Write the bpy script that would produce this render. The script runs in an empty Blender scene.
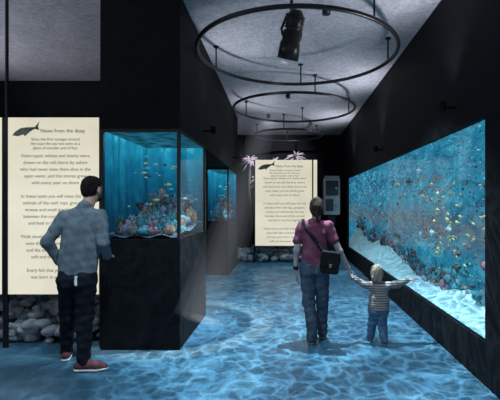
import bpy, math, random
import numpy as np
from mathutils import Vector, Matrix
random.seed(7); np.random.seed(7)
sc=bpy.context.scene
try:
    sc.view_settings.view_transform='Standard'; sc.view_settings.look='None'
except Exception: pass
COL=sc.collection
# ------------------------------------------------------------ helpers
def link(o,parent=None):
    COL.objects.link(o)
    if parent: o.parent=parent
    return o
def empty(name,loc=(0,0,0)):
    e=bpy.data.objects.new(name,None); e.location=loc; e.empty_display_size=.1
    return link(e)
def NT(name):
    m=bpy.data.materials.new(name); m.use_nodes=True
    nt=m.node_tree; nt.nodes.clear()
    out=nt.nodes.new('ShaderNodeOutputMaterial')
    return m,nt,out
def mth(nt,op,a,b=None,c=None,clamp=False):
    n=nt.nodes.new('ShaderNodeMath'); n.operation=op; n.use_clamp=clamp
    for i,v in enumerate((a,b,c)):
        if v is None: continue
        if isinstance(v,(int,float)): n.inputs[i].default_value=v
        else: nt.links.new(v,n.inputs[i])
    return n.outputs[0]
def ramp(nt,fac,stops,interp='LINEAR'):
    r=nt.nodes.new('ShaderNodeValToRGB'); r.color_ramp.interpolation=interp
    el=r.color_ramp.elements
    while len(el)<len(stops): el.new(.5)
    for e,(p,c) in zip(el,stops):
        e.position=p; e.color=(c[0],c[1],c[2],1)
    nt.links.new(fac,r.inputs[0]); return r.outputs[0]
def coords(nt,scale=(1,1,1),loc=(0,0,0),kind='Object'):
    t=nt.nodes.new('ShaderNodeTexCoord'); m=nt.nodes.new('ShaderNodeMapping')
    m.inputs['Scale'].default_value=scale; m.inputs['Location'].default_value=loc
    nt.links.new(t.outputs[kind],m.inputs[0]); return m.outputs[0]
def noise(nt,vec,scale,detail=4,rough=.55,dist=0):
    n=nt.nodes.new('ShaderNodeTexNoise'); n.inputs['Scale'].default_value=scale
    n.inputs['Detail'].default_value=detail; n.inputs['Roughness'].default_value=rough
    n.inputs['Distortion'].default_value=dist
    nt.links.new(vec,n.inputs['Vector']); return n
def voro(nt,vec,scale,feature='F1'):
    n=nt.nodes.new('ShaderNodeTexVoronoi'); n.feature=feature
    n.inputs['Scale'].default_value=scale; nt.links.new(vec,n.inputs['Vector']); return n
def mixc(nt,fac,a,b,mode='MIX'):
    n=nt.nodes.new('ShaderNodeMix'); n.data_type='RGBA'; n.blend_type=mode
    for s,v in ((n.inputs[0],fac),(n.inputs[6],a),(n.inputs[7],b)):
        if isinstance(v,(int,float)): s.default_value=v
        elif isinstance(v,tuple): s.default_value=(v[0],v[1],v[2],1)
        else: nt.links.new(v,s)
    return n.outputs[2]
def bump(nt,h,strength=.3,dist=.01):
    b=nt.nodes.new('ShaderNodeBump'); b.inputs['Strength'].default_value=strength
    b.inputs['Distance'].default_value=dist; nt.links.new(h,b.inputs['Height']); return b.outputs[0]
def mat(name,col,rough=.6,nscale=30,var=.25,bmp=.2,emis=0,metal=0,spec=.4,bdist=.005):
    m,nt,out=NT(name); p=nt.nodes.new('ShaderNodeBsdfPrincipled')
    v=coords(nt); n=noise(nt,v,nscale)
    c=ramp(nt,n.outputs[0],[(.3,[x*(1-var) for x in col]),(.7,[min(1,x*(1+var)) for x in col])])
    nt.links.new(c,p.inputs['Base Color']); p.inputs['Roughness'].default_value=rough
    p.inputs['Metallic'].default_value=metal; p.inputs['Specular IOR Level'].default_value=spec
    if bmp: nt.links.new(bump(nt,n.outputs[0],bmp,bdist),p.inputs['Normal'])
    if emis:
        nt.links.new(c,p.inputs['Emission Color']); p.inputs['Emission Strength'].default_value=emis
    nt.links.new(p.outputs[0],out.inputs[0]); return m
class Acc:
    def __init__(s): s.v=[];s.f=[];s.m=[];s.n=0
    def add(s,v,f,mi=0):
        s.v+= [tuple(map(float,a)) for a in v]; s.f+=[tuple(int(i)+s.n for i in a) for a in f]
        s.m+=[mi]*len(f); s.n+=len(v)
    def obj(s,name,mats,parent=None,smooth=True,loc=(0,0,0)):
        me=bpy.data.meshes.new(name); me.from_pydata(s.v,[],s.f)
        for m in mats: me.materials.append(m)
        me.polygons.foreach_set('material_index',s.m)
        me.polygons.foreach_set('use_smooth',[smooth]*len(s.f)); me.update()
        o=bpy.data.objects.new(name,me); o.location=loc
        return link(o,parent)
    def box(s,x0,x1,y0,y1,z0,z1,mi=0):
        v=[(x,y,z) for x in(x0,x1) for y in(y0,y1) for z in(z0,z1)]
        f=[(0,1,3,2),(4,6,7,5),(0,4,5,1),(2,3,7,6),(0,2,6,4),(1,5,7,3)]
        s.add(v,f,mi)
    def tube(s,pts,rad,seg=10,mi=0,closed=False,cap=True):
        pts=[Vector(p) for p in pts]; n=len(pts)
        if not hasattr(rad,'__len__'): rad=[rad]*n
        vs=[];fs=[];prev=None
        for i,p in enumerate(pts):
            if closed: t=pts[(i+1)%n]-pts[i-1]
            else: t=pts[min(i+1,n-1)]-pts[max(i-1,0)]
            t.normalize()
            if prev is None:
                a=Vector((0,0,1)) if abs(t.z)<.9 else Vector((1,0,0)); u=t.cross(a).normalized()
            else: u=(prev-t*prev.dot(t)).normalized()
            prev=u; w=t.cross(u)
            for k in range(seg):
                a=2*math.pi*k/seg; vs.append(p+(u*math.cos(a)+w*math.sin(a))*rad[i])
        for i in range(n if closed else n-1):
            j=(i+1)%n
            for k in range(seg):
                l=(k+1)%seg; fs.append((i*seg+k,i*seg+l,j*seg+l,j*seg+k))
        if cap and not closed:
            fs.append(tuple(range(seg))[::-1]); fs.append(tuple((n-1)*seg+k for k in range(seg)))
        s.add(vs,fs,mi)
def boxobj(name,b,m,parent=None,bev=0):
    a=Acc(); a.box(*b); o=a.obj(name,[m],parent,smooth=False)
    if bev:
        md=o.modifiers.new('bev','BEVEL'); md.width=bev; md.segments=2
    return o
import bmesh
def ico(sub):
    bm=bmesh.new(); bmesh.ops.create_icosphere(bm,subdivisions=sub,radius=1)
    v=np.array([x.co[:] for x in bm.verts]); f=[[q.index for q in p.verts] for p in bm.faces]; bm.free(); return v,f
ICO2=ico(2); ICO3=ico(3)
def blob(acc,c,r,mi=0,amp=.18,fr=2.5,tpl=ICO3,seed=None,rot=True):
    v,f=tpl; ph=np.random.rand(6)*6.28
    d=sum(np.sin(v[:,i%3]*fr*(1+.6*i)+v[:,(i+1)%3]*fr*.8+ph[i]) for i in range(6))/6
    w=v*(1+amp*d)[:,None]*np.array(r)
    if rot:
        a=random.random()*6.28; R=np.array([[math.cos(a),-math.sin(a),0],[math.sin(a),math.cos(a),0],[0,0,1]]); w=w@R.T
    acc.add(w+np.array(c),f,mi)
# ------------------------------------------------------------ materials
M_black=mat('black_wall_paint',(.006,.007,.009),.75,8,.3,.05,spec=.12)
M_blackm=mat('black_metal',(.008,.008,.009),.4,40,.2,.05,spec=.3)
def ceiling_mat():
    m,nt,out=NT('ceiling_plaster'); p=nt.nodes.new('ShaderNodeBsdfPrincipled')
    v=coords(nt); n=noise(nt,v,1.3,5,.65,.8); n2=noise(nt,v,18,6,.9)
    c=ramp(nt,n.outputs[0],[(.3,(.42,.43,.46)),(.7,(.60,.61,.64))])
    c2=mixc(nt,.75,c,ramp(nt,n2.outputs[0],[(.38,(.38,.40,.46)),(.62,(1,1,1))]),'MULTIPLY')
    nt.links.new(c2,p.inputs['Base Color']); p.inputs['Roughness'].default_value=.9
    nt.links.new(bump(nt,n2.outputs[0],.8,.03),p.inputs['Normal'])
    nt.links.new(p.outputs[0],out.inputs[0]); return m
def floor_mat():
    m,nt,out=NT('blue_water_print_floor'); p=nt.nodes.new('ShaderNodeBsdfPrincipled')
    v=coords(nt); n=noise(nt,v,1.5,7,.7,1.2); n2=noise(nt,v,60,3,.8)
    c=ramp(nt,n.outputs[0],[(.34,(.03,.09,.155)),(.5,(.06,.17,.26)),(.7,(.14,.30,.41))])
    def ring(cx,cy,r,w):
        s=nt.nodes.new('ShaderNodeVectorMath'); s.operation='DISTANCE'
        nt.links.new(v,s.inputs[0]); s.inputs[1].default_value=(cx,cy,0)
        d=mth(nt,'SUBTRACT',s.outputs['Value'],r); d=mth(nt,'ABSOLUTE',d)
        return mth(nt,'SUBTRACT',1,mth(nt,'POWER',mth(nt,'DIVIDE',d,w),4),clamp=True)
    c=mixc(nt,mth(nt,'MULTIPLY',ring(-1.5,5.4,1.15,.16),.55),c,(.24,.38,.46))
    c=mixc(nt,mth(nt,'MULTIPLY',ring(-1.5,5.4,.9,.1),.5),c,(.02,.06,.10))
    c=mixc(nt,mth(nt,'MULTIPLY',ring(1.9,2.2,2.0,.3),.55),c,(.02,.055,.09))
    c=mixc(nt,mth(nt,'MULTIPLY',ring(-2.6,1.9,1.9,.35),.55),c,(.02,.055,.09))
    c=mixc(nt,.7,c,ramp(nt,n2.outputs[0],[(.35,(.38,.42,.46)),(.65,(1,1,1))]),'MULTIPLY')
    nt.links.new(c,p.inputs['Base Color']); p.inputs['Roughness'].default_value=.42; p.inputs['Specular IOR Level'].default_value=.3
    nt.links.new(bump(nt,n2.outputs[0],.15,.004),p.inputs['Normal'])
    nt.links.new(p.outputs[0],out.inputs[0]); return m
M_ceil=ceiling_mat(); M_floor=floor_mat()
def glass_mat():
    m,nt,out=NT('antireflective_aquarium_glass'); t=nt.nodes.new('ShaderNodeBsdfTransparent'); t.inputs[0].default_value=(.95,.99,1,1)
    g=nt.nodes.new('ShaderNodeBsdfGlossy'); g.inputs['Roughness'].default_value=.05
    lw=nt.nodes.new('ShaderNodeFresnel'); lw.inputs[0].default_value=1.1
    v=coords(nt); n=noise(nt,v,3); f=mth(nt,'MULTIPLY',lw.outputs[0],mth(nt,'MULTIPLY_ADD',n.outputs[0],.04,.06))
    mx=nt.nodes.new('ShaderNodeMixShader'); nt.links.new(f,mx.inputs[0]); nt.links.new(t.outputs[0],mx.inputs[1]); nt.links.new(g.outputs[0],mx.inputs[2])
    nt.links.new(mx.outputs[0],out.inputs[0]); return m
M_glass=glass_mat()
def backdrop_small():  # lit-water glow painted as an emissive gradient, brighter and streaked towards the top
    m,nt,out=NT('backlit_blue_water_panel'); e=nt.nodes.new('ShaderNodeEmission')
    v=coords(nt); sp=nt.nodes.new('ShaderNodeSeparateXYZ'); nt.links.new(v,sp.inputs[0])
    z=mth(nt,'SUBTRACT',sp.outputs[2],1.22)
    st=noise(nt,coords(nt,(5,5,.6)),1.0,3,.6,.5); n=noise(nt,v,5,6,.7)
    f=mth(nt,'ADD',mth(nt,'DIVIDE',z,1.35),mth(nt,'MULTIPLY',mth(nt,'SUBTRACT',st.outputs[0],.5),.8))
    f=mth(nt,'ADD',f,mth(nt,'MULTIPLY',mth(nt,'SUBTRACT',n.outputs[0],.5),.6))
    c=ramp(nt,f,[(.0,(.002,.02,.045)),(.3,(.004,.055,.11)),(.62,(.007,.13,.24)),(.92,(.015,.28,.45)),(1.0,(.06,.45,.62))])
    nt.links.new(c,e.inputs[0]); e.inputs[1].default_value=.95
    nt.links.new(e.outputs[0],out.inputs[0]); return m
def backdrop_big():  # reef and water brightness painted into emission, no lamp behind the panel
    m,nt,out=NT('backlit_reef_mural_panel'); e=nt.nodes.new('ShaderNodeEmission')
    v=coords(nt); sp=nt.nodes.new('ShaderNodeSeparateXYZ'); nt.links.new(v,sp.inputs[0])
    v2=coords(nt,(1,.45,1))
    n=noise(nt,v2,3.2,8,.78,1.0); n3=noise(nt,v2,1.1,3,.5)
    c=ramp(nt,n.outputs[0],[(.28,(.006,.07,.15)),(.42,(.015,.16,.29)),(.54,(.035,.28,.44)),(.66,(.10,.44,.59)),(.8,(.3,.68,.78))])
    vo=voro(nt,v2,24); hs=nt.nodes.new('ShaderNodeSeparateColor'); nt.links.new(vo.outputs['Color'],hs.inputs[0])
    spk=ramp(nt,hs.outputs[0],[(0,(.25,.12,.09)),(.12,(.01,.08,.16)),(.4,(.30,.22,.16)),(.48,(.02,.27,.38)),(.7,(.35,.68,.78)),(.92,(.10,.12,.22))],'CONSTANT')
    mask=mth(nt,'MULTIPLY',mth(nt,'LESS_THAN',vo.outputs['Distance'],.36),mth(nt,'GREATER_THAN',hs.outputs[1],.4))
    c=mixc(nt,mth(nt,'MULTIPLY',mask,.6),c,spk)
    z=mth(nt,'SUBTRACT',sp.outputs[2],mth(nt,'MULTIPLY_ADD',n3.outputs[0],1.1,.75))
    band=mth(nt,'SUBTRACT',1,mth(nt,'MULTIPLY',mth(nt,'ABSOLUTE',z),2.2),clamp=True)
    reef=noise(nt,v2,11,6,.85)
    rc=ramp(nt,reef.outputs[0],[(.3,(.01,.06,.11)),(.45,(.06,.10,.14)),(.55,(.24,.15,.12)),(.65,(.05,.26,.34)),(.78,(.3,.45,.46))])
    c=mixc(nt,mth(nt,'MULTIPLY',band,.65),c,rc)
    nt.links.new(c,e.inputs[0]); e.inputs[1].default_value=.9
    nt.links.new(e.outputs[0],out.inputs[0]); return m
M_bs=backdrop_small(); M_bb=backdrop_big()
def surf_mat():  # cyan water glow painted as emission on the underside of the lid
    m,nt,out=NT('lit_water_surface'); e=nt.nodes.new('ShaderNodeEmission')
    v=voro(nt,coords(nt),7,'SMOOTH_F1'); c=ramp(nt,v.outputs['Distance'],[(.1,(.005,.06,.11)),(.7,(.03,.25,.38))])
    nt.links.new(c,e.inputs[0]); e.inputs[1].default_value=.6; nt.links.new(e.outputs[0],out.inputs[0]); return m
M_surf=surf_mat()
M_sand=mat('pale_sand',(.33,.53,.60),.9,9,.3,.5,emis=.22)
M_sand_d=mat('dark_sand',(.06,.10,.13),.9,25,.3,.5)
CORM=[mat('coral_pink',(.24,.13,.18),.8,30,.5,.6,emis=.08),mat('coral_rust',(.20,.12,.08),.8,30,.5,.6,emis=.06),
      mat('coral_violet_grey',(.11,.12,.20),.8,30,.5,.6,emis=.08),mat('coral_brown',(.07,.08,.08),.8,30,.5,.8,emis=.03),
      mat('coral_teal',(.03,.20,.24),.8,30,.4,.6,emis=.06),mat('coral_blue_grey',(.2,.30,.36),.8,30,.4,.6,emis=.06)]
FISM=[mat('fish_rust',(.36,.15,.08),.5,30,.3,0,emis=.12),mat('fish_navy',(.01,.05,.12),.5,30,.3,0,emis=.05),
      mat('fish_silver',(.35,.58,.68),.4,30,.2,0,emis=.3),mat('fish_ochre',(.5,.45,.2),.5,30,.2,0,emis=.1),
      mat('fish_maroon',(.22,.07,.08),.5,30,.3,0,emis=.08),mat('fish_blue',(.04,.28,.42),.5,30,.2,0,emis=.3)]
# ------------------------------------------------------------ sea life builders
def add_fish(acc,c,L,heading,mi,pitch=0,tall=.36):
    xs=[0,.08,.25,.45,.65,.8,.86]; hh=[.01,.45,.9,1,.65,.28,.22]; seg=6; v=[];f=[]
    for x,h in zip(xs,hh):
        for k in range(seg):
            a=2*math.pi*k/seg; v.append(((.5-x),math.cos(a)*h*.09,math.sin(a)*h*tall/2))
    for i in range(len(xs)-1):
        for k in range(seg):
            l=(k+1)%seg; f.append((i*seg+k,i*seg+l,(i+1)*seg+l,(i+1)*seg+k))
    f.append(tuple(range(seg))[::-1])
    b=len(v)
    v+=[(-.34,0,0),(-.56,0,.19),(-.48,0,0),(-.56,0,-.19)]; f+=[(b,b+1,b+2),(b,b+2,b+3)]
    v+=[(.2,0,tall*.42),(-.02,0,tall*.78),(-.25,0,tall*.3)]; f.append((b+4,b+5,b+6))
    v+=[(.08,0,-tall*.42),(-.1,0,-tall*.7),(-.22,0,-tall*.3)]; f.append((b+7,b+8,b+9))
    v=np.array(v)*L; cp,sp=math.cos(pitch),math.sin(pitch); ch,sh=math.cos(heading),math.sin(heading)
    R=np.array([[ch,-sh,0],[sh,ch,0],[0,0,1]])@np.array([[cp,0,-sp],[0,1,0],[sp,0,cp]])
    acc.add(v@R.T+np.array(c),f,mi)
def branch(acc,p,d,L,r,depth,mi,spread=.6):
    p=Vector(p); d=Vector(d).normalized(); q=p+d*L
    acc.tube([p,p+d*L*.5+Vector([random.uniform(-.1,.1)*L for _ in range(3)]),q],[r,r*.85,r*.7],6,mi)
    if depth<=0: return
    for _ in range(random.choice([2,3])):
        nd=d+Vector([random.uniform(-spread,spread) for _ in range(3)])+Vector((0,0,.15))
        branch(acc,q,nd,L*.72,r*.72,depth-1,mi,spread)
def reef(acc,x0,x1,y0,y1,z,n,s,hmax):
    for i in range(n):
        x=random.uniform(x0,x1); y=random.uniform(y0,y1); k=random.random(); mi=random.choice([0,1,2,3,3,4,4,5])
        back=(y-y0)/(y1-y0+1e-6); zz=z
        if k<.4: blob(acc,(x,y,zz+.3*s),(s*random.uniform(.5,1),s*random.uniform(.5,1),s*random.uniform(.4,.8+hmax*back)),mi,.4,6,ICO2)
        elif k<.75: branch(acc,(x,y,zz),(random.uniform(-.3,.3),random.uniform(-.3,.3),1),s*random.uniform(.6,1.1),s*.13,3,mi)
        elif k<.88:
            for t in range(4):
                a=random.random()*6.28; q=(x+math.cos(a)*s*.3,y+math.sin(a)*s*.3)
                h=s*random.uniform(.8,1.7); acc.tube([(q[0],q[1],zz),(q[0]+.1*s*math.cos(a),q[1]+.1*s*math.sin(a),zz+h*.6),(q[0]+.25*s*math.cos(a),q[1]+.2*s,zz+h)],[s*.12,s*.14,s*.18],8,mi)
        else:
            for t in range(5):
                h=s*random.uniform(1,2.8); px=x+random.uniform(-.3,.3)*s; acc.tube([(px,y,zz),(px+.1*s,y,zz+h*.35),(px-.08*s,y,zz+h*.7),(px+.1*s,y,zz+h)],[.02*s*2,.04*s*2,.03*s*2,.004],5,4)
# ------------------------------------------------------------ room shell
CZ=3.93
boxobj('floor',(-6.1,2.6,-1.5,13.5,-.1,0),M_floor)
boxobj('ceiling',(-6.1,2.6,-1.5,13.5,CZ,CZ+.1),M_ceil)
boxobj('wall_back',(-2.1,2.6,13.3,13.42,0,CZ),M_black)
boxobj('wall_back_left',(-6.1,-2.08,7.5,7.62,0,CZ),M_black)
boxobj('wall_far_left',(-6.12,-6.0,-1.5,7.5,0,CZ),M_black)
a=Acc(); RX=1.743
a.box(RX,RX+.06,-1.5,13.3,0,.38); a.box(RX,RX+.06,-1.5,13.3,2.38,CZ)
a.box(RX,RX+.06,-1.5,3.54,.38,2.38); a.box(RX,RX+.06,11.8,13.3,.38,2.38)
a.obj('wall_right',[M_black],smooth=False)
a=Acc()
P=[(-2.07,4.41),(-1.19,4.41),(-1.35,10.72),(-2.07,10.72)]
v=[(x,y,2.445) for x,y in P]+[(x,y,CZ) for x,y in P]
a.add(v,[(3,2,1,0),(4,5,6,7),(0,1,5,4),(1,2,6,5),(2,3,7,6),(3,0,4,7)])
a.obj('wall_left_bulkhead',[M_black],smooth=False)
boxobj('wall_left',(-2.07,-1.97,5.82,13.3,0,2.44),M_black)
# ------------------------------------------------------------ block aquariums
def area(name,loc,rot,sx,sy,power,col,parent=None):
    L=bpy.data.lights.new(name,'AREA'); L.shape='RECTANGLE'; L.size=sx; L.size_y=sy; L.energy=power; L.color=col
    o=bpy.data.objects.new(name,L); o.location=loc; o.rotation_euler=rot; return link(o,parent)
def block_tank(x0,x1,y0,y1,z0,z1,nf,nc,s,light):
    e=empty('aquarium_tank'); 
    boxobj('pedestal',(x0,x1,y0,y1,0,z0),M_black,e,.006)
    a=Acc(); w=.035
    for (px,py) in ((x0,y0),(x1-w,y0),(x1-w,y1-w),(x0,y1-w)): a.box(px,px+w,py,py+w,z0,z1+.02)
    a.box(x0+w,x1-w,y0+.002,y0+.02,z1-.015,z1+.02); a.box(x1-.02,x1-.002,y0+w,y1-w,z1-.015,z1+.02)
    a.obj('corner_posts',[M_blackm],e,False)
    a=Acc(); a.box(x0+w,x1-w,y0+.008,y0+.016,z0,z1); a.obj('glass_front',[M_glass],e,False)
    a=Acc(); a.box(x1-.016,x1-.008,y0+w,y1-w,z0,z1); a.obj('glass_side',[M_glass],e,False)
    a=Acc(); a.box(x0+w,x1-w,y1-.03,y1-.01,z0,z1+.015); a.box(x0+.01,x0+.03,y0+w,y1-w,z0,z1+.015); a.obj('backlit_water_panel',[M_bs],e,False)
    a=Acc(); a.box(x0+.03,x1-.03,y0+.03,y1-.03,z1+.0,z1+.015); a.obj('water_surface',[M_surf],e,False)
    a=Acc(); n=14; vs=[];fs=[]
    for i in range(n+1):
        for j in range(n+1):
            x=x0+.035+(x1-x0-.07)*i/n; y=y0+.025+(y1-y0-.06)*j/n
            vs.append((x,y,z0+.03+.12*(j/n)**1.2+.02*math.sin(i*1.3+j*.8)))
    for i in range(n):
        for j in range(n): k=i*(n+1)+j; fs.append((k,k+n+1,k+n+2,k+1))
    a.add(vs,fs); a.obj('sand_bed',[M_sand_d],e)
    a=Acc(); reef(a,x0+.1,x1-.1,y0+.1,y1-.16,z0+.05,nc,s,1.8)
    reef(a,x0+.12,x1-.14,y1-.6,y1-.16,z0+.14,nc//2,s*1.7,2.6); a.obj('coral_reef',CORM,e)
    a=Acc()
    for i in range(nf):
        add_fish(a,(random.uniform(x0+.15,x1-.15),random.uniform(y0+.15,y1-.15),random.uniform(z0+.35,z1-.25)),random.uniform(.04,.09),random.choice([0,math.pi])+random.uniform(-.5,.5),random.choice([3,2,2,5,5,1]))
    a.obj('fish_school',FISM,e)
    area('tank_light',((x0+x1)/2,(y0+y1)/2,z1-.01),(0,0,0),x1-x0-.2,y1-y0-.2,light,(.5,.85,1),e)
    return e
block_tank(-2.07,-1.19,4.41,5.80,1.225,2.42,24,130,.085,6)
block_tank(-1.86,-1.35,9.1,10.7,1.225,2.42,12,50,.12,6)
# ------------------------------------------------------------ big window aquarium
e=empty('aquarium_window')
a=Acc(); a.box(RX+.02,RX+.035,3.54,11.8,.38,2.38); a.obj('glass_pane',[M_glass],e,False)
XB=2.34
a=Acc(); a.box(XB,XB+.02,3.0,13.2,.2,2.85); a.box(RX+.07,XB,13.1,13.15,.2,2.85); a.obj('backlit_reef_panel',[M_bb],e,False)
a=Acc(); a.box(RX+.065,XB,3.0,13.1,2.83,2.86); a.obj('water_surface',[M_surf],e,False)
a=Acc(); vs=[];fs=[]; ni,nj=12,160
def sandz(i,y): 
    t=i/ni; b=.30+.46*max(0,(y-4.0)/7)+.10*math.sin(y*1.5+.6)+.03*math.sin(y*3.7+1)
    return .29+ t**1.3*(b-.29) + .010*math.sin(y*9+i)+.02*t*math.sin(y*5+i*.7)
for j in range(nj+1):
    y=3.0+10.1*j/nj
    for i in range(ni+1): vs.append((RX+.065+(XB-RX-.065)*i/ni,y,sandz(i,y)))
for j in range(nj):
    for i in range(ni): k=j*(ni+1)+i; fs.append((k,k+1,k+ni+2,k+ni+1))
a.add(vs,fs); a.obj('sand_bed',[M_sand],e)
a=Acc()
for i in range(260):
    y=random.uniform(4.0,12.9); x=random.uniform(2.24,2.32); z=sandz(11,y)+abs(random.gauss(0,.16)); s=random.uniform(.03,.07)
    k=random.random(); mi=random.choice([0,1,2,3,3,4,4,5])
    if k<.4: blob(a,(x,y,z),(s*.8,s*1.5,s*random.uniform(.6,1.3)),mi,.4,6,ICO2,rot=False)
    else: branch(a,(x,y,z-.05),(-.2,random.uniform(-.3,.3),1),s*1.1,s*.14,3,mi)
a.obj('coral_reef',CORM,e)
a=Acc()
for sch in range(58):
    cy=3.6+9.2*random.random()**1.1; cz=random.uniform(.95,2.45); hd=random.choice([math.pi/2,-math.pi/2])+random.uniform(-.3,.3)
    warm=abs(cz-1.5)<.45 and random.random()<.6
    mi=random.choice([0,0,4,3,1]) if warm else random.choice([1,1,2,5,5,2]); L0=random.uniform(.05,.105)
    for i in range(random.randint(10,24)):
        y=cy+random.gauss(0,.35); z=cz+random.gauss(0,.14)
        if z<.75 or z>2.7 or y<3.2 or y>12.9: continue
        add_fish(a,(random.uniform(RX+.14,XB-.06),y,z),L0*random.uniform(.8,1.2),hd+random.uniform(-.2,.2),mi,random.uniform(-.3,.3),random.uniform(.28,.45))
for i in range(26):
    add_fish(a,(random.uniform(RX+.16,XB-.1),random.uniform(3.6,11),random.uniform(.9,2.4)),random.uniform(.13,.2),random.choice([math.pi/2,-math.pi/2])+random.uniform(-.3,.3),random.choice([0,1,2,3,5]),0,.42)
a.obj('fish_school',FISM,e)
area('tank_light',((RX+XB)/2+.03,8,2.82),(0,0,0),.5,9.6,50,(.6,.88,1),e)
# ------------------------------------------------------------ info signs
def sign_mat():
    m,nt,out=NT('backlit_parchment'); p=nt.nodes.new('ShaderNodeBsdfPrincipled')
    v=coords(nt); n=noise(nt,v,1.5,5,.6)
    c=ramp(nt,n.outputs[0],[(.3,(.70,.65,.50)),(.7,(.80,.76,.61))])
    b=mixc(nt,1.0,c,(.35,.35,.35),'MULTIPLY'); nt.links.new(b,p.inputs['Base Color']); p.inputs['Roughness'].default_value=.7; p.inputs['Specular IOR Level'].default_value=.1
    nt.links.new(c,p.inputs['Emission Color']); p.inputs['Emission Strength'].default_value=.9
    nt.links.new(p.outputs[0],out.inputs[0]); return m
M_sign=sign_mat(); M_ink=mat('grey_ink',(.13,.13,.12),.8,30,.2,0); M_inkh=mat('black_ink',(.03,.03,.03),.8,30,.2,0); M_ink2=mat('sketch_ink',(.17,.18,.14),.8,12,.4,0)
TXT=["Since the first voyages around","the cape the sea was seen as a","place of wonder and of fear","",
"Giant squid, whales and sharks were","drawn on the old charts by sailors","who had never seen them alive in the","open water, and the stories grew","with every year on shore","",
"In these tanks you will meet the real","animals of the reef: rays, groupers,","wrasse and small jewels that live","between the corals of the current","and feed in the morning light","",
"Walk slowly and look closely for the","ones that hide among the rocks","and the sand where the light is","soft and the water is calm","",
"Every fish that you see in here","was born in our own care"]
def info_sign(x0,x1,y,z0,z1,poles=True,strip=False):
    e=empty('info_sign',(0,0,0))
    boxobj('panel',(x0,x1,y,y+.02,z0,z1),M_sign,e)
    a=Acc(); a.box(x0-.035,x0-.003,y-.01,y+.03,z0-.1,z1+.0); a.box(x1+.003,x1+.03,y-.01,y+.03,z0-.1,z1)
    a.box(x0,x1,y+.021,y+.03,z0,z1)
    if poles:
        a.tube([(x0-.02,y+.01,z1),(x0-.02,y+.01,CZ)],.018,8)
    a.tube([(x0-.02,y+.01,0),(x0-.02,y+.01,z0)],.018,8); a.tube([(x1+.015,y+.01,0),(x1+.015,y+.01,z0)],.015,8)
    a.obj('frame',[M_blackm],e,False)
    W=x1-x0; H=z1-z0; cx=(x0+x1)/2
    def text(body,size,z,sp=1.0,name='text',m=None,dx=.02):
        c=bpy.data.curves.new(name,'FONT'); c.body=body; c.size=size; c.align_x='CENTER'; c.space_line=sp; c.extrude=.0006
        c.materials.append(m or M_ink); o=bpy.data.objects.new(name,c); o.location=(cx+dx*W,y-.002,z); o.rotation_euler=(math.pi/2,0,0); link(o,e)
    text("News from the deep",.058*W,z1-.085*H,name='heading',m=M_inkh,dx=.1)
    text("\n".join(TXT[:3]),.044*W,z1-.13*H,1.1,'intro_text')
    text("\n".join(TXT[4:]),.051*W,z1-.225*H,1.45,'body_text')
    a=Acc(); fx=x0+.2*W; fz=z1-.075*H; s=.17*W
    prof=[(-1,.0),(-.8,.16),(-.4,.26),(0,.2),(.4,.1),(.62,.05),(.95,.3),(.85,0),(.95,-.22),(.6,-.06),(.3,-.12),(-.1,-.3),(-.2,-.16),(-.6,-.16)]
    f3=[(fx+px*s*.9,y-.002,fz+pz*s*1.1+px*s*.3) for px,pz in prof]
    a.add(f3,[(0,1,13),(1,2,12,13),(2,3,10,12),(12,10,11),(3,4,9,10),(4,5,8,9),(5,6,7),(5,7,8)])
    a.obj('fish_sketch',[M_ink2],e)
    a=Acc()
    for t in range(5):
        ang=.5+t*.35; q=(x1-.12*W,y-.003,z0+.06*H)
        a.tube([q,(q[0]+math.cos(ang)*.05*W,y-.003,q[2]+math.sin(ang)*.05*W),(q[0]+math.cos(ang+.3)*.1*W,y-.003,q[2]+math.sin(ang+.3)*.06*W)],[.006*W,.004*W,.002*W],5)
    blob(a,(x1-.16*W,y-.002,z0+.06*H),(.05*W,.002,.03*W),0,.1,2,ICO2,rot=False)
    a.obj('squid_sketch',[M_ink2],e)
    return e
info_sign(-3.135,-2.115,4.48,.60,2.58)
info_sign(-4.30,-3.20,4.48,.60,2.58)
s=info_sign(-.90,.66,11.0,.48,2.84,poles=False)
boxobj('side_panel',(.70,.80,11.0,11.02,.48,2.84),M_sign,s)
# ------------------------------------------------------------ rock beds
M_rock=mat('grey_rock',(.27,.30,.32),.85,9,.5,.9,bdist=.03)
def rocks(x0,x1,y0,y1,hz,n,smin,smax):
    a=Acc()
    for i in range(n):
        s=random.uniform(smin,smax); t=random.random()
        y=y0+(y1-y0)*t; z=s*.45+ (hz-s*.6)*random.random()*min(1,t*1.3+.25)
        blob(a,(random.uniform(x0+s,x1-s),y+s*.6,max(s*.5,z)),(s,s*.8,s*.62),0,.25,3,ICO2)
    return a.obj('rock_bed',[M_rock])
rocks(-4.9,-2.12,4.56,5.2,.66,360,.05,.13)
rocks(-1.7,.9,11.15,11.8,.42,120,.09,.18)
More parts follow.
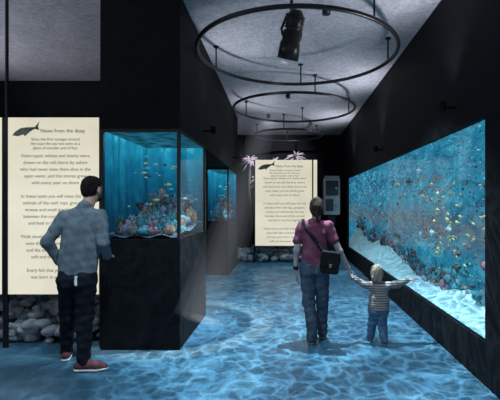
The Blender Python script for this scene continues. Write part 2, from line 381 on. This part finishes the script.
# ------------------------------------------------------------ spiky palms by far sign
M_palm=mat('pale_pink_frond',(.52,.44,.48),.8,30,.3,.3); M_trunk=mat('palm_trunk',(.14,.12,.12),.85,25,.4,.8)
def palm(x,y,h,r,heads=1):
    a=Acc(); a.tube([(x,y,0),(x+.03,y,h*.35),(x-.03,y,h*.7),(x,y,h)],[.06,.045,.04,.035],9,1)
    hs=[(x,y,h,r)]
    if heads>1:
        a.tube([(x-.03,y,h*.7),(x+.12,y,h*.74),(x+.17,y,h*.8)],[.03,.025,.02],8,1); hs.append((x+.17,y,h*.8,r*.75))
    for (cx,cy,cz,rr) in hs:
        for k in range(30):
            an=k*2.4; el=random.uniform(-.45,1.3); L=rr*random.uniform(.75,1.05)
            d=Vector((math.cos(an)*math.cos(el),math.sin(an)*math.cos(el),math.sin(el)))
            rib=[Vector((cx,cy,cz))+d*L*t+Vector((0,0,-.5*L*t*t)) for t in (0,.25,.5,.75,1)]
            a.tube(rib,[.012,.026,.024,.015,.003],6,0)
    a.obj('palm_tree',[M_palm,M_trunk])
palm(-1.2,12.75,3.0,.40,2); palm(.26,12.75,3.12,.46); palm(-.42,12.8,2.98,.34)
# ------------------------------------------------------------ kiosk at the back right
M_kgrey=mat('grey_plastic',(.45,.48,.50),.5,20,.15,.05); M_kdark=mat('dark_screen',(.03,.04,.05),.2,20,.15,0)
e=empty('exhibit_kiosk')
boxobj('base',(1.12,1.52,12.0,12.3,0,.08),M_blackm,e,.01); boxobj('column',(1.2,1.44,12.08,12.25,.08,1.3),M_blackm,e,.02)
boxobj('housing',(1.07,1.57,12.0,12.3,1.3,2.42),M_kgrey,e,.04); boxobj('screen',(1.13,1.51,11.985,12.0,1.88,2.33),M_kdark,e)
boxobj('control_panel',(1.13,1.36,11.97,12.0,1.42,1.78),M_kdark,e,.01)
a=Acc(); a.tube([(1.45,12.0,1.6),(1.45,11.92,1.6)],.055,16); a.tube([(1.45,11.99,2.1),(1.45,11.98,2.1)],.04,16); a.obj('knob',[M_kgrey],e)
boxobj('lamp_bar',(1.1,1.54,11.94,12.05,2.42,2.47),M_kgrey,e,.01)
# ------------------------------------------------------------ ceiling tracks and spot fixtures
def ring(cx,cy,z,r,hang,minor=.022):
    a=Acc(); N=72
    a.tube([(cx+r*math.cos(2*math.pi*i/N),cy+r*math.sin(2*math.pi*i/N),z) for i in range(N)],minor,8,closed=True)
    for h in hang:
        x=cx+r*math.cos(h); y=cy+r*math.sin(h); a.tube([(x,y,z),(x,y,CZ)],.012,8); a.tube([(x,y,CZ-.02),(x,y,CZ)],.04,12)
    a.obj('lighting_track_ring',[M_blackm])
ring(.12,5.32,3.6,1.30,[-.9,.2,1.5,2.7],.026)
ring(.13,8.35,3.6,1.25,[.3,1.4,2.6,5.0],.026)
ring(.0,11.2,3.55,.95,[.5,1.6,2.8,4.6],.026)
def fixture(name,p,target,R=.1,L=.5):
    e=empty(name); p=Vector(p); d=(Vector(target)-p).normalized(); a=Acc()
    q=p-d*L*.5; r=p+d*L*.5
    a.tube([q-d*.05,q,q+d*.02,q+d*L*.3,q+d*L*.33,q+d*L*.36,p+d*L*.1,p+d*L*.13,r],[R*.55,R*.8,R*.85,R*.85,R*.7,R*.95,R*.95,R*1.05,R*1.08],22,cap=True)
    for k in range(5): 
        c=q+d*(L*.03+k*.028); a.tube([c,c+d*.008],R*.98,22)
    side=d.cross(Vector((0,0,1))).normalized()
    top=p+Vector((0,0,R+.14))
    a.tube([p+side*R*1.05,p+side*R*1.2+Vector((0,0,R*.6)),top+side*R*.5,top,top-side*R*.5,p-side*R*1.2+Vector((0,0,R*.6)),p-side*R*1.05],.014,6)
    a.tube([top,(top.x,top.y,CZ)],.018,8); a.tube([(top.x,top.y,CZ-.03),(top.x,top.y,CZ)],.05,14)
    a.obj('housing',[M_blackm],e)
    return e,r+d*.01,d
def spot(name,loc,d,power,col,angle,blend,parent,size=.03,gobo=None,base=.6,gain=1.6):
    L=bpy.data.lights.new(name,'SPOT'); L.energy=power; L.color=col; L.spot_size=math.radians(angle); L.spot_blend=blend; L.shadow_soft_size=size
    o=bpy.data.objects.new(name,L); o.location=loc; o.rotation_euler=Vector(d).to_track_quat('-Z','Y').to_euler(); link(o,parent)
    if gobo:
        L.use_nodes=True; nt=L.node_tree; em=[n for n in nt.nodes if n.type=='EMISSION'][0]
        t=nt.nodes.new('ShaderNodeTexCoord'); sp=nt.nodes.new('ShaderNodeSeparateXYZ'); nt.links.new(t.outputs['Normal'],sp.inputs[0])
        cb=nt.nodes.new('ShaderNodeCombineXYZ')
        nt.links.new(mth(nt,'DIVIDE',sp.outputs[0],sp.outputs[2]),cb.inputs[0]); nt.links.new(mth(nt,'DIVIDE',sp.outputs[1],sp.outputs[2]),cb.inputs[1])
        n=noise(nt,cb.outputs[0],gobo*.4,3,.5); vm=nt.nodes.new('ShaderNodeVectorMath'); vm.operation='MULTIPLY_ADD'
        nt.links.new(n.outputs['Color'],vm.inputs[0]); vm.inputs[1].default_value=(3/gobo,3/gobo,.0); nt.links.new(cb.outputs[0],vm.inputs[2])
        vo=voro(nt,vm.outputs[0],gobo,'DISTANCE_TO_EDGE')
        vo2=voro(nt,vm.outputs[0],gobo*1.9,'DISTANCE_TO_EDGE')
        def line(s,w): return mth(nt,'POWER',mth(nt,'SUBTRACT',1,mth(nt,'DIVIDE',s,w),clamp=True),2)
        st=mth(nt,'ADD',mth(nt,'MULTIPLY',line(vo.outputs['Distance'],.2),gain),mth(nt,'MULTIPLY',line(vo2.outputs['Distance'],.2),gain*.5))
        nt.links.new(mth(nt,'ADD',st,base),em.inputs['Strength'])
    return o
e,p,d=fixture('ceiling_spotlight',(.04,4.4,3.44),(-.35,5.0,1.6),.11,.46)
spot('beam_lamp',p,Vector((-1.2,5.0,.7))-p,600,(.8,.87,1),30,.9,e)
def lamp(loc,power,ang,gobo,tilt=(0,0,-1),col=(.66,.88,1),base=.6,gain=1.6):
    e=empty('ceiling_downlight'); a=Acc(); x,y,z=loc
    a.tube([(x,y,CZ),(x,y,z+.012)],.05,18); a.obj('housing',[M_blackm],e)
    spot('water_projector',(x,y,z),tilt,power,col,ang,.8,e,.01,gobo,base,gain)
lamp((.45,4.7,CZ-.1),660,95,19,base=.5,gain=2.2)
lamp((-.8,2.2,CZ-.1),300,125,17,base=.75,gain=.8)
lamp((.0,8.4,CZ-.1),260,110,16)
lamp((-3.6,2.9,CZ-.1),170,120,None)
lamp((-.5,10.3,CZ-.1),420,60,None,tilt=(0,2.4,-.75),col=(.88,.86,1))  # added fill lamp, put in to brighten the palms
def shaft():  # spotlight beam painted as faintly glowing nested cones
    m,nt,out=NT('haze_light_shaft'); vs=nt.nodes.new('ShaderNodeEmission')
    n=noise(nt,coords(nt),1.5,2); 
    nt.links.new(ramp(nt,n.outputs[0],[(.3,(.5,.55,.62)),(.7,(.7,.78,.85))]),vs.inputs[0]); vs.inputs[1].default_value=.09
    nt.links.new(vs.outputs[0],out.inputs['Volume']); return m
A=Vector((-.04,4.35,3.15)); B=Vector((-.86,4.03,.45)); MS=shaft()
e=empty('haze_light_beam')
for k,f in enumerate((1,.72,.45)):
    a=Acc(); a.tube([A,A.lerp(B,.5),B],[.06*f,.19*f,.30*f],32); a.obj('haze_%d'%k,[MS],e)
# ------------------------------------------------------------ ambient
w=bpy.data.worlds.new('World'); sc.world=w; w.use_nodes=True; bg=w.node_tree.nodes['Background']
bg.inputs[0].default_value=(.55,.6,.72,1); bg.inputs[1].default_value=.8
def uplight(x,y,z,pw,d,wallx,ang=130):  # added uplights with black housings, invented to brighten the ceiling
    e=empty('wall_uplight'); a=Acc(); a.tube([(x,y,z-.12),(x,y,z-.02)],[.03,.045],16); a.tube([(x,y,z-.08),(wallx,y,z-.08)],.015,8); a.obj('housing',[M_black],e)
    L=bpy.data.lights.new('wash_lamp','SPOT'); L.energy=pw; L.color=(.9,.91,1); L.spot_size=math.radians(ang); L.spot_blend=.9; L.shadow_soft_size=.06
    o=bpy.data.objects.new('wash_lamp',L); o.location=(x,y,z); o.rotation_euler=Vector(d).to_track_quat('-Z','Y').to_euler(); link(o,e)
for yy in (1.0,4.2,7.4,10.6): uplight(1.62,yy,2.7,105,(-.8,0,1),RX)
for yy in (5.8,9.0): uplight(-1.08,yy,2.75,55,(.8,0,1),-1.25)
uplight(-5.85,2.0,2.4,330,(.8,.1,1),-6.0); uplight(-5.85,5.0,2.4,330,(.8,.1,1),-6.0)

# ============================================================ FIGURES
class Fig:
    def __init__(s): s.groups=[]; s.prims=[]; s.cuts={}; s.disp={}
    def _g(s,g):
        if g not in s.groups: s.groups.append(g)
        return s.groups.index(g)
    def cap(s,g,a,b,ra,rb=None,flat=None,k=.03):
        rb=ra if rb is None else rb; s.prims.append(('c',s._g(g),np.array(a,float),np.array(b,float),ra,rb,flat,k))
    def chain(s,g,pts,rs,flat=None,k=.03):
        for i in range(len(pts)-1): s.cap(g,pts[i],pts[i+1],rs[i],rs[i+1],flat,k)
    def ell(s,g,c,r,R=None,k=.02):
        s.prims.append(('e',s._g(g),np.array(c,float),np.array(r,float),np.eye(3) if R is None else np.array(R,float),k))
    def rbox(s,g,c,half,R=None,rad=.02,k=.01):
        s.prims.append(('b',s._g(g),np.array(c,float),np.array(half,float),np.eye(3) if R is None else np.array(R,float),rad,k))
    def mesh(s,h):
        lo=np.full(3,1e9);hi=-lo
        bbs=[]
        for p in s.prims:
            if p[0]=='c': l=np.minimum(p[2]-p[4],p[3]-p[5]); u=np.maximum(p[2]+p[4],p[3]+p[5])
            elif p[0]=='e': m=p[3].max(); l=p[2]-m;u=p[2]+m
            else: m=np.linalg.norm(p[3])+p[5]; l=p[2]-m;u=p[2]+m
            bbs.append((l,u)); lo=np.minimum(lo,l);hi=np.maximum(hi,u)
        lo-=.03;hi+=.03; n=np.ceil((hi-lo)/h).astype(int)+1
        G=np.full((len(s.groups),)+tuple(n),.5,np.float32)
        ax=[lo[i]+h*np.arange(n[i]) for i in range(3)]
        for p,(l,u) in zip(s.prims,bbs):
            mg=.045 if h>.004 else .02
            i0=np.maximum(np.floor((l-mg-lo)/h).astype(int),0); i1=np.minimum(np.ceil((u+mg-lo)/h).astype(int)+1,n)
            X,Y,Z=np.meshgrid(*[ax[i][i0[i]:i1[i]] for i in range(3)],indexing='ij')
            P=np.stack([X,Y,Z],-1)
            if p[0]=='c':
                _,g,A,B,ra,rb,flat,k=p; ba=B-A; L=max(ba@ba,1e-9); pa=P-A
                t=np.clip(pa@ba/L,0,1); q=pa-t[...,None]*ba
                if flat is not None:
                    nn=np.array(flat[0],float); nn/=np.linalg.norm(nn); c=q@nn; q=q+c[...,None]*nn*(1/flat[1]-1)
                d=np.linalg.norm(q,axis=-1)-(ra+(rb-ra)*t)
            elif p[0]=='e':
                _,g,c,r,R,k=p; q=(P-c)@R.T; k0=np.linalg.norm(q/r,axis=-1); k1=np.linalg.norm(q/(r*r),axis=-1)+1e-9; d=k0*(k0-1)/k1
            else:
                _,g,c,hf,R,rad,k=p; q=np.abs((P-c)@R.T)-hf+rad; d=np.linalg.norm(np.maximum(q,0),axis=-1)+np.minimum(q.max(-1),0)-rad
            sl=(g,slice(i0[0],i1[0]),slice(i0[1],i1[1]),slice(i0[2],i1[2])); a=G[sl]
            hh=np.maximum(k-np.abs(a-d),0)/k; G[sl]=np.minimum(a,d)-hh*hh*k*.25
        X,Y,Z=np.meshgrid(*ax,indexing='ij')
        for g,fn in s.disp.items():
            if g in s.groups: G[s.groups.index(g)]+=fn(X,Y,Z).astype(np.float32)
        for g,fn in s.cuts.items():
            if g in s.groups: i=s.groups.index(g); G[i]=np.maximum(G[i],fn(X,Y,Z))
        F=G.min(0); lab=G.argmin(0)
        F=np.where(F==0,1e-7,F)
        S=F<0; cnt=sum(S[i:n[0]-1+i,j:n[1]-1+j,k:n[2]-1+k].astype(np.int8) for i in(0,1) for j in(0,1) for k in(0,1))
        act=(cnt>0)&(cnt<8); idx=np.full(act.shape,-1); ci=np.argwhere(act); idx[act]=np.arange(len(ci))
        acc=np.zeros((len(ci),3)); c=np.zeros(len(ci))
        for A in range(3):
            for o1 in(0,1):
                for o2 in(0,1):
                    c0=np.zeros(3,int); c0[(A+1)%3]=o1; c0[(A+2)%3]=o2; c1=c0.copy(); c1[A]=1
                    q0=ci+c0;q1=ci+c1; f0=F[q0[:,0],q0[:,1],q0[:,2]]; f1=F[q1[:,0],q1[:,1],q1[:,2]]
                    m=(f0<0)!=(f1<0); t=np.where(m,f0/np.where(m,f0-f1,1),0)
                    acc+=(c0+(c1-c0)*t[:,None])*m[:,None]; c+=m
        V=lo+h*(ci+acc/c[:,None]); quads=[]
        for A in range(3):
            B,C=(A+1)%3,(A+2)%3
            s0=[slice(None)]*3; s1=[slice(None)]*3; s0[A]=slice(0,-1); s1[A]=slice(1,None)
            ch=S[tuple(s0)]!=S[tuple(s1)]; e=np.argwhere(ch); ins=S[e[:,0],e[:,1],e[:,2]]
            ok=(e[:,B]>0)&(e[:,C]>0)&(e[:,B]<n[B]-1)&(e[:,C]<n[C]-1); e=e[ok]; ins=ins[ok]
            def cell(b,c_):
                q=e.copy(); q[:,B]-=b; q[:,C]-=c_; return idx[q[:,0],q[:,1],q[:,2]]
            Q=np.stack([cell(1,1),cell(0,1),cell(0,0),cell(1,0)],1); Q[~ins]=Q[~ins][:,::-1]; quads.append(Q)
        Q=np.concatenate(quads); Q=Q[(Q>=0).all(1)]
        fc=V[Q].mean(1); gi=np.clip(np.round((fc-lo)/h).astype(int),0,n-1); L=lab[gi[:,0],gi[:,1],gi[:,2]]
        return V,Q,L
def build(name,figs,mats,parent):
    V=[];Q=[];L=[];off=0; names=list(mats.keys())
    for f,h in figs:
        v,q,l=f.mesh(h); V.append(v);Q.append(q+off); off+=len(v); L.append(np.array([names.index(g) for g in f.groups])[l])
    V=np.concatenate(V);Q=np.concatenate(Q);L=np.concatenate(L)
    me=bpy.data.meshes.new(name); me.vertices.add(len(V)); me.vertices.foreach_set('co',V.ravel())
    me.loops.add(Q.size); me.loops.foreach_set('vertex_index',Q.ravel().astype(np.int32))
    me.polygons.add(len(Q)); me.polygons.foreach_set('loop_start',np.arange(0,Q.size,4,dtype=np.int32)); me.polygons.foreach_set('loop_total',np.full(len(Q),4,np.int32))
    for g in names: me.materials.append(mats[g])
    me.polygons.foreach_set('material_index',L.astype(np.int32)); me.polygons.foreach_set('use_smooth',np.ones(len(Q),bool)); me.update(calc_edges=True); me.validate()
    o=bpy.data.objects.new(name,me); return link(o,parent)
def basis(fwd,up=(0,0,1)):
    f=Vector(fwd).normalized(); r=f.cross(Vector(up)).normalized(); u=r.cross(f); return np.array([r[:],f[:],u[:]])
def head(F,c,H,fwd,hair='short'):
    R=basis(fwd); c=np.array(c,float); k=H/.235
    L=lambda x,y,z: c+(np.array([x,y,z])*k)@R
    F.ell('skin',L(0,-.005,.025),np.array([.074,.094,.09])*k,R,.02)
    F.ell('skin',L(0,.03,-.045),np.array([.056,.062,.07])*k,R,.04)
    F.ell('skin',L(0,.052,-.085),np.array([.03,.03,.025])*k,R,.03)
    F.cap('skin',L(0,.09,.01),L(0,.108,-.022),.009*k,.014*k,k=.012)
    F.cap('lips',L(-.018,.088,-.052),L(.018,.088,-.052),.007*k,k=.006)
    for sx in(-1,1):
        F.ell('eye',L(sx*.031,.082,.005),np.array([.013,.011,.009])*k,R,.004)
        F.cap('hair',L(sx*.015,.09,.028),L(sx*.045,.08,.028),.005*k,k=.004)
        F.ell('skin',L(sx*.078,-.0,-.008),np.array([.012,.02,.032])*k,R,.008)
    if hair=='short':
        F.ell('hair',L(0,-.018,.035),np.array([.080,.094,.092])*k,R,.02); F.ell('hair',L(0,-.04,-.02),np.array([.068,.065,.07])*k,R,.03)
        F.ell('hair',L(0,.02,.085),np.array([.06,.07,.035])*k,R,.03)
        F.cap('hair',L(-.045,.055,-.075),L(.045,.055,-.075),.028*k,k=.02)
    elif hair=='tied':
        F.ell('hair',L(0,-.018,.03),np.array([.086,.1,.096])*k,R,.02); F.ell('hair',L(0,-.05,-.03),np.array([.08,.07,.085])*k,R,.03)
        F.ell('hair',L(0,-.12,.01),np.array([.04,.035,.045])*k,R,.02)
        F.cap('hair',L(0,-.125,-.01),L(.01,-.11,-.16),.036*k,.016*k)
    else:
        F.ell('hair',L(0,-.015,.03),np.array([.083,.1,.095])*k,R,.02); F.ell('hair',L(0,-.04,-.035),np.array([.082,.074,.07])*k,R,.03)
        for t in range(7): F.cap('hair',L(-.06+.02*t,-.09,-.05),L(-.065+.0215*t,-.085,-.1-.01*(t%2)),.016*k,.008*k,k=.008)
    F.disp['hair']=lambda X,Y,Z: .003*np.sin(X*170+Y*60)*np.sin(Z*40+Y*90)
def hand(F,w,d,n,side,sc_=1,curl=.35,sp=1.0,g='skin'):
    w=Vector(w); d=Vector(d).normalized(); n=Vector(n); n=(n-d*n.dot(d)).normalized(); s=d.cross(n)*side
    F.cap(g,w-d*.035*sc_,w+d*.02*sc_,.026*sc_,.026*sc_,(n,.75),.02)
    offs=[.029,.010,-.010,-.028]; Ls=[.074,.084,.077,.058]
    for o,L in zip(offs,Ls):
        b=w+d*.015*sc_+s*o*.6*sc_; q=w+d*.088*sc_+s*o*sc_*sp
        F.cap(g,b,q,.0135*sc_,.0112*sc_,k=.014)
        ang=curl*.7; p=q
        for i,fr in enumerate((.45,.31,.24)):
            dd=(d*math.cos(ang)+n*math.sin(ang)+s*(o*2.0*(sp-.8))).normalized(); q2=p+dd*L*fr*sc_
            F.cap(g,p,q2,(.0092-.001*i)*sc_,(.0082-.001*i)*sc_,k=.004); p=q2; ang+=curl
    b=w+d*.018*sc_+s*.02*sc_; t1=b+(d*.6+s*.75+n*.25).normalized()*.042*sc_; t2=t1+(d*.85+s*.35+n*.35).normalized()*.032*sc_; t3=t2+(d*.95+s*.05+n*.35).normalized()*.026*sc_
    F.cap(g,b,t1,.015*sc_,.0115*sc_,k=.012); F.cap(g,t1,t2,.011*sc_,.010*sc_,k=.004); F.cap(g,t2,t3,.010*sc_,.008*sc_,k=.004)
def shoe(F,ank,d,L,g='shoe',gs='sole'):
    d=Vector((d[0],d[1],0)).normalized(); a=Vector((ank[0],ank[1],0)); k=L/.28; zb=ank[2]-.09*k
    up=(0,0,1); heel=a-d*.045*k; ball=a+d*.12*k; toe=a+d*.185*k
    z=lambda v,h:(v.x,v.y,zb+h*k)
    F.chain(gs,[z(heel,.018),z(ball,.018),z(toe,.02)],[.042*k,.05*k,.04*k],(up,.42),.02)
    F.chain(g,[z(heel,.055),z(a+d*.05*k,.06),z(ball,.045),z(toe,.036)],[.04*k,.042*k,.042*k,.033*k],None,.03)
    F.cap(g,z(a-d*.01,.06),z(a-d*.005,.11),.042*k,.042*k,k=.02)
    F.cap(gs,z(a+d*.07*k,.085),z(a+d*.12*k,.074),.014*k,.012*k,k=.01)
def folds(amp,f1=55,f2=38):
    return lambda X,Y,Z: amp*(np.sin(Z*f1+X*f2*.6+Y*20)*np.sin(X*f2-Z*13+Y*17)+.5*np.sin(Z*f1*.45-X*30+1.3))
SKIN=mat('skin',(.42,.25,.18),.6,40,.12,.05,spec=.25); SKINP=mat('skin_pale',(.33,.28,.28),.6,40,.12,.05,spec=.25)
LIPS=mat('lips',(.35,.12,.1),.5,40,.1,0); EYE=mat('eye',(.05,.04,.03),.2,40,.1,0)
cloth=lambda n,c,sc_=90,var=.25: mat(n,c,.95,sc_,var,.4,spec=.08)
hairm=lambda n,c: mat(n,c,.9,90,.5,.6,spec=.08)
# ---------------- man
def man(loc):
    E=empty('man',loc); F=Fig()
    head(F,(.115,.06,1.752),.245,(.25,.95,-.12),'short')
    F.cap('skin',(.085,.0,1.56),(.11,.03,1.66),.060,.058,k=.03)
    fy=((0,1,0),.60)
    F.chain('jacket',[(0,0,.86),(.01,0,1.08),(.035,0,1.22),(.05,.0,1.37)],[.188,.178,.178,.184],fy,.05)
    F.chain('jacket',[(-.12,0,1.485),(.06,0,1.53),(.215,0,1.50)],[.058,.055,.057],None,.07)
    F.cap('jacket',(.075,-.005,1.54),(.085,.0,1.59),.072,.068,k=.015)
    F.chain('jacket',[(-.13,0,1.475),(-.255,-.06,1.25),(-.20,.06,1.04)],[.066,.054,.043],None,.025)
    F.chain('jacket',[(.23,0,1.485),(.275,-.05,1.24),(.225,.15,1.09)],[.065,.053,.043],None,.025)
    F.disp['jacket']=folds(.0035,60,34); F.cuts['jacket']=lambda X,Y,Z: np.maximum(.935-Z+.015*np.sin(X*9),-1)
    F.rbox('shirt',(.0,0,.945),(.15,.085,.03),None,.03)
    F.cap('jeans',(-.065,0,.91),(.075,0,.91),.115,.115,((0,1,0),.9),.04)
    F.chain('jeans',[(-.08,.0,.86),(-.16,.13,.49),(-.255,.27,.10)],[.105,.077,.058],None,.03)
    F.chain('jeans',[(.08,0,.86),(.055,.03,.49),(.075,-.02,.10)],[.105,.078,.06],None,.03)
    F.disp['jeans']=folds(.005,60,25)
    F.ell('jeans',(-.07,-.06,.88),(.085,.07,.10)); F.ell('jeans',(.075,-.06,.88),(.085,.07,.10))
    F.rbox('tag',(.055,-.128,.885),(.014,.006,.045),None,.004)
    shoe(F,(-.255,.27,.09),(-.35,.9),.29); shoe(F,(.07,-.02,.09),(.93,.1),.29)
    h1=Fig(); hand(h1,(-.19,.075,1.02),(.45,.35,-.85),(.8,-.2,.4),1,1.0,.5)
    h2=Fig(); hand(h2,(.22,.17,1.08),(-.5,.85,.05),(0,.1,-1),-1,1.0,.6)
    build('body',[(F,.0065),(h1,.0035),(h2,.0035)],{'skin':SKIN,'hair':hairm('hair_dark',(.012,.01,.009)),'lips':LIPS,'eye':EYE,
      'jacket':cloth('slate_grey_jacket',(.12,.15,.175)),'shirt':cloth('dark_shirt',(.02,.02,.03)),'jeans':cloth('black_jeans',(.012,.014,.02)),'tag':mat('white_label',(.6,.65,.68),.6),
      'shoe':mat('dark_red_canvas',(.11,.045,.05),.9,60,spec=.1),'sole':mat('white_rubber',(.6,.6,.6),.6,60,.1)},E)
man((-2.045,3.88,0))
# ---------------- woman
def woman(loc):
    E=empty('woman',loc); F=Fig()
    head(F,(.057,.02,1.572),.225,(.12,.98,-.1),'tied')
    F.cap('skin',(.045,.0,1.39),(.055,.01,1.49),.05,.048,k=.03)
    fy=((0,1,0),.66)
    F.chain('shirt',[(.03,0,.90),(.03,0,1.06),(.035,0,1.27)],[.158,.137,.152],fy,.05)
    F.chain('shirt',[(-.105,0,1.355),(.04,0,1.385),(.18,0,1.36)],[.052,.05,.052],None,.06)
    F.chain('shirt',[(-.12,0,1.35),(-.165,-.012,1.19)],[.06,.056],None,.03); F.chain('shirt',[(.195,0,1.35),(.25,-.005,1.20)],[.06,.056],None,.03)
    F.disp['shirt']=folds(.004,45,35); F.cuts['shirt']=lambda X,Y,Z: .90-Z+.012*np.sin(X*14)
    F.chain('skin',[(-.125,0,1.33),(-.178,-.03,1.08),(-.185,.02,.85)],[.043,.037,.026],None,.02)
    F.chain('skin',[(.2,0,1.33),(.315,-.01,1.07),(.425,.04,.86)],[.043,.037,.026],None,.02)
    F.cap('watch',(-.1845,.012,.888),(-.185,.016,.872),.031,.031,k=.005)
    F.cap('jeans',(-.03,0,.90),(.09,0,.90),.108,.108,((0,1,0),.9),.04)
    F.chain('jeans',[(-.045,.0,.85),(-.035,.03,.47),(-.005,-.02,.28),(0,-.01,.075)],[.1,.071,.064,.062],None,.03)
    F.chain('jeans',[(.105,0,.85),(.13,.11,.47),(.13,.17,.28),(.135,.2,.09)],[.1,.071,.064,.062],None,.03)
    F.ell('jeans',(-.04,-.05,.86),(.085,.075,.095)); F.ell('jeans',(.1,-.05,.86),(.085,.075,.095))
    F.disp['jeans']=folds(.005,60,30)
    shoe(F,(0,0,.09),(.05,1),.25); shoe(F,(.135,.2,.09),(.15,1),.25)
    h1=Fig(); hand(h1,(-.185,.022,.845),(.02,.12,-1),(1,.0,.0),1,.92,.3)
    h2=Fig(); hand(h2,(.428,.043,.855),(.32,.06,-.95),(.7,-.2,.3),-1,.92,.75)
    build('body',[(F,.006),(h1,.0035),(h2,.0035)],{'skin':SKINP,'hair':hairm('hair_brown',(.045,.03,.025)),'lips':LIPS,'eye':EYE,
      'shirt':cloth('plum_tshirt',(.17,.055,.095)),'jeans':cloth('grey_blue_jeans',(.06,.085,.12),50,.35),'watch':M_blackm,
      'shoe':mat('dark_shoe',(.03,.03,.04),.7,60),'sole':mat('grey_rubber',(.12,.12,.14),.6,60,.1)},E)
    B=Fig(); R=basis((.1,1,0.05),(.12,0,1))
    B.rbox('bag',(.19,-.165,.965),(.105,.045,.125),R,.03); B.rbox('bag',(.19,-.205,1.0),(.107,.014,.085),R,.012,k=.008)
    B.rbox('buckle',(.19,-.222,.93),(.015,.006,.02),R,.004)
    B.chain('bag',[(.12,-.165,1.07),(.03,-.128,1.2),(-.07,-.10,1.33),(-.1,-.05,1.405),(-.1,.02,1.42),(-.06,.09,1.33),(.03,.125,1.2),(.15,.12,1.05),(.22,.0,1.0),(.26,-.12,1.0)],[.018]*10,None,.006)
    B.disp['bag']=folds(.003,40,40)
    build('shoulder_bag',[(B,.005)],{'bag':mat('black_canvas_bag',(.014,.013,.014),.9,60,.3,.4,spec=.1),'buckle':mat('steel_buckle',(.4,.4,.4),.3,metal=1)},E)
woman((.276,4.6,0))
# ---------------- child
def stripes():
    m,nt,out=NT('striped_shirt'); p=nt.nodes.new('ShaderNodeBsdfPrincipled'); v=coords(nt); sp=nt.nodes.new('ShaderNodeSeparateXYZ'); nt.links.new(v,sp.inputs[0])
    z=mth(nt,'SINE',mth(nt,'MULTIPLY',sp.outputs[2],230)); c=ramp(nt,mth(nt,'MULTIPLY_ADD',z,.5,.5),[(.3,(.12,.11,.11)),(.55,(.32,.29,.28))])
    nt.links.new(c,p.inputs['Base Color']); p.inputs['Roughness'].default_value=.95; p.inputs['Specular IOR Level'].default_value=.1; nt.links.new(p.outputs[0],out.inputs[0]); return m
def child(loc):
    E=empty('child',loc); F=Fig()
    head(F,(-.012,.0,.825),.19,(.25,.96,.05),'kid')
    F.cap('skin',(.005,0,.70),(-.005,0,.76),.032,.032,k=.02)
    F.chain('shirt',[(.005,0,.42),(.01,0,.5),(.015,0,.62)],[.118,.108,.096],((0,1,0),.78),.04)
    F.cap('shirt',(-.06,0,.668),(.09,0,.668),.042,.042,k=.05)
    F.chain('shirt',[(-.075,0,.665),(-.155,.0,.69),(-.235,.02,.73)],[.046,.040,.033],None,.03)
    F.chain('shirt',[(.105,0,.665),(.22,.015,.685),(.335,.03,.72)],[.046,.040,.033],None,.03)
    F.disp['shirt']=folds(.004,60,50); F.cuts['shirt']=lambda X,Y,Z: .40-Z+.008*np.sin(X*20)
    F.chain('skin',[(-.155,.0,.69),(-.25,.022,.737)],[.025,.021],None,.01); F.chain('skin',[(.22,.015,.685),(.36,.033,.73)],[.025,.02],None,.01)
    F.cap('jeans',(-.025,0,.40),(.04,0,.40),.088,.088,((0,1,0),.9),.03)
    F.chain('jeans',[(-.035,0,.37),(-.05,.07,.22),(-.06,.12,.06)],[.068,.053,.045],None,.02)
    F.chain('jeans',[(.045,0,.37),(.055,.02,.21),(.065,-.03,.05)],[.068,.053,.046],None,.02)
    F.disp['jeans']=folds(.004,80,40)
    shoe(F,(-.06,.12,.055),(-.1,1),.155); shoe(F,(.065,-.03,.055),(.2,1),.155)
    h1=Fig(); hand(h1,(-.255,.025,.74),(-.7,.25,.62),(0,1,-.1),1,.55,.35)
    h2=Fig(); hand(h2,(.365,.034,.732),(1,.1,.2),(0,.2,-1),-1,.62,.12,1.25)
    build('body',[(F,.005),(h1,.0022),(h2,.0022)],{'skin':SKINP,'hair':hairm('hair_blond',(.27,.23,.19)),'lips':LIPS,'eye':EYE,
      'shirt':stripes(),'jeans':cloth('blue_jeans',(.08,.15,.23),50,.35),'shoe':mat('child_shoe',(.06,.06,.08),.7,60),'sole':mat('pale_rubber',(.4,.4,.42),.6,60,.1)},E)
child((1.035,4.6,0))
# ------------------------------------------------------------ camera
cam=bpy.data.cameras.new('camera'); cam.sensor_width=36; cam.lens=28.8; cam.shift_x=-.076; cam.shift_y=.01; cam.clip_start=.05
co=bpy.data.objects.new('camera',cam); co.location=(0,0,1.6); co.rotation_euler=(math.pi/2,0,0); link(co); sc.camera=co
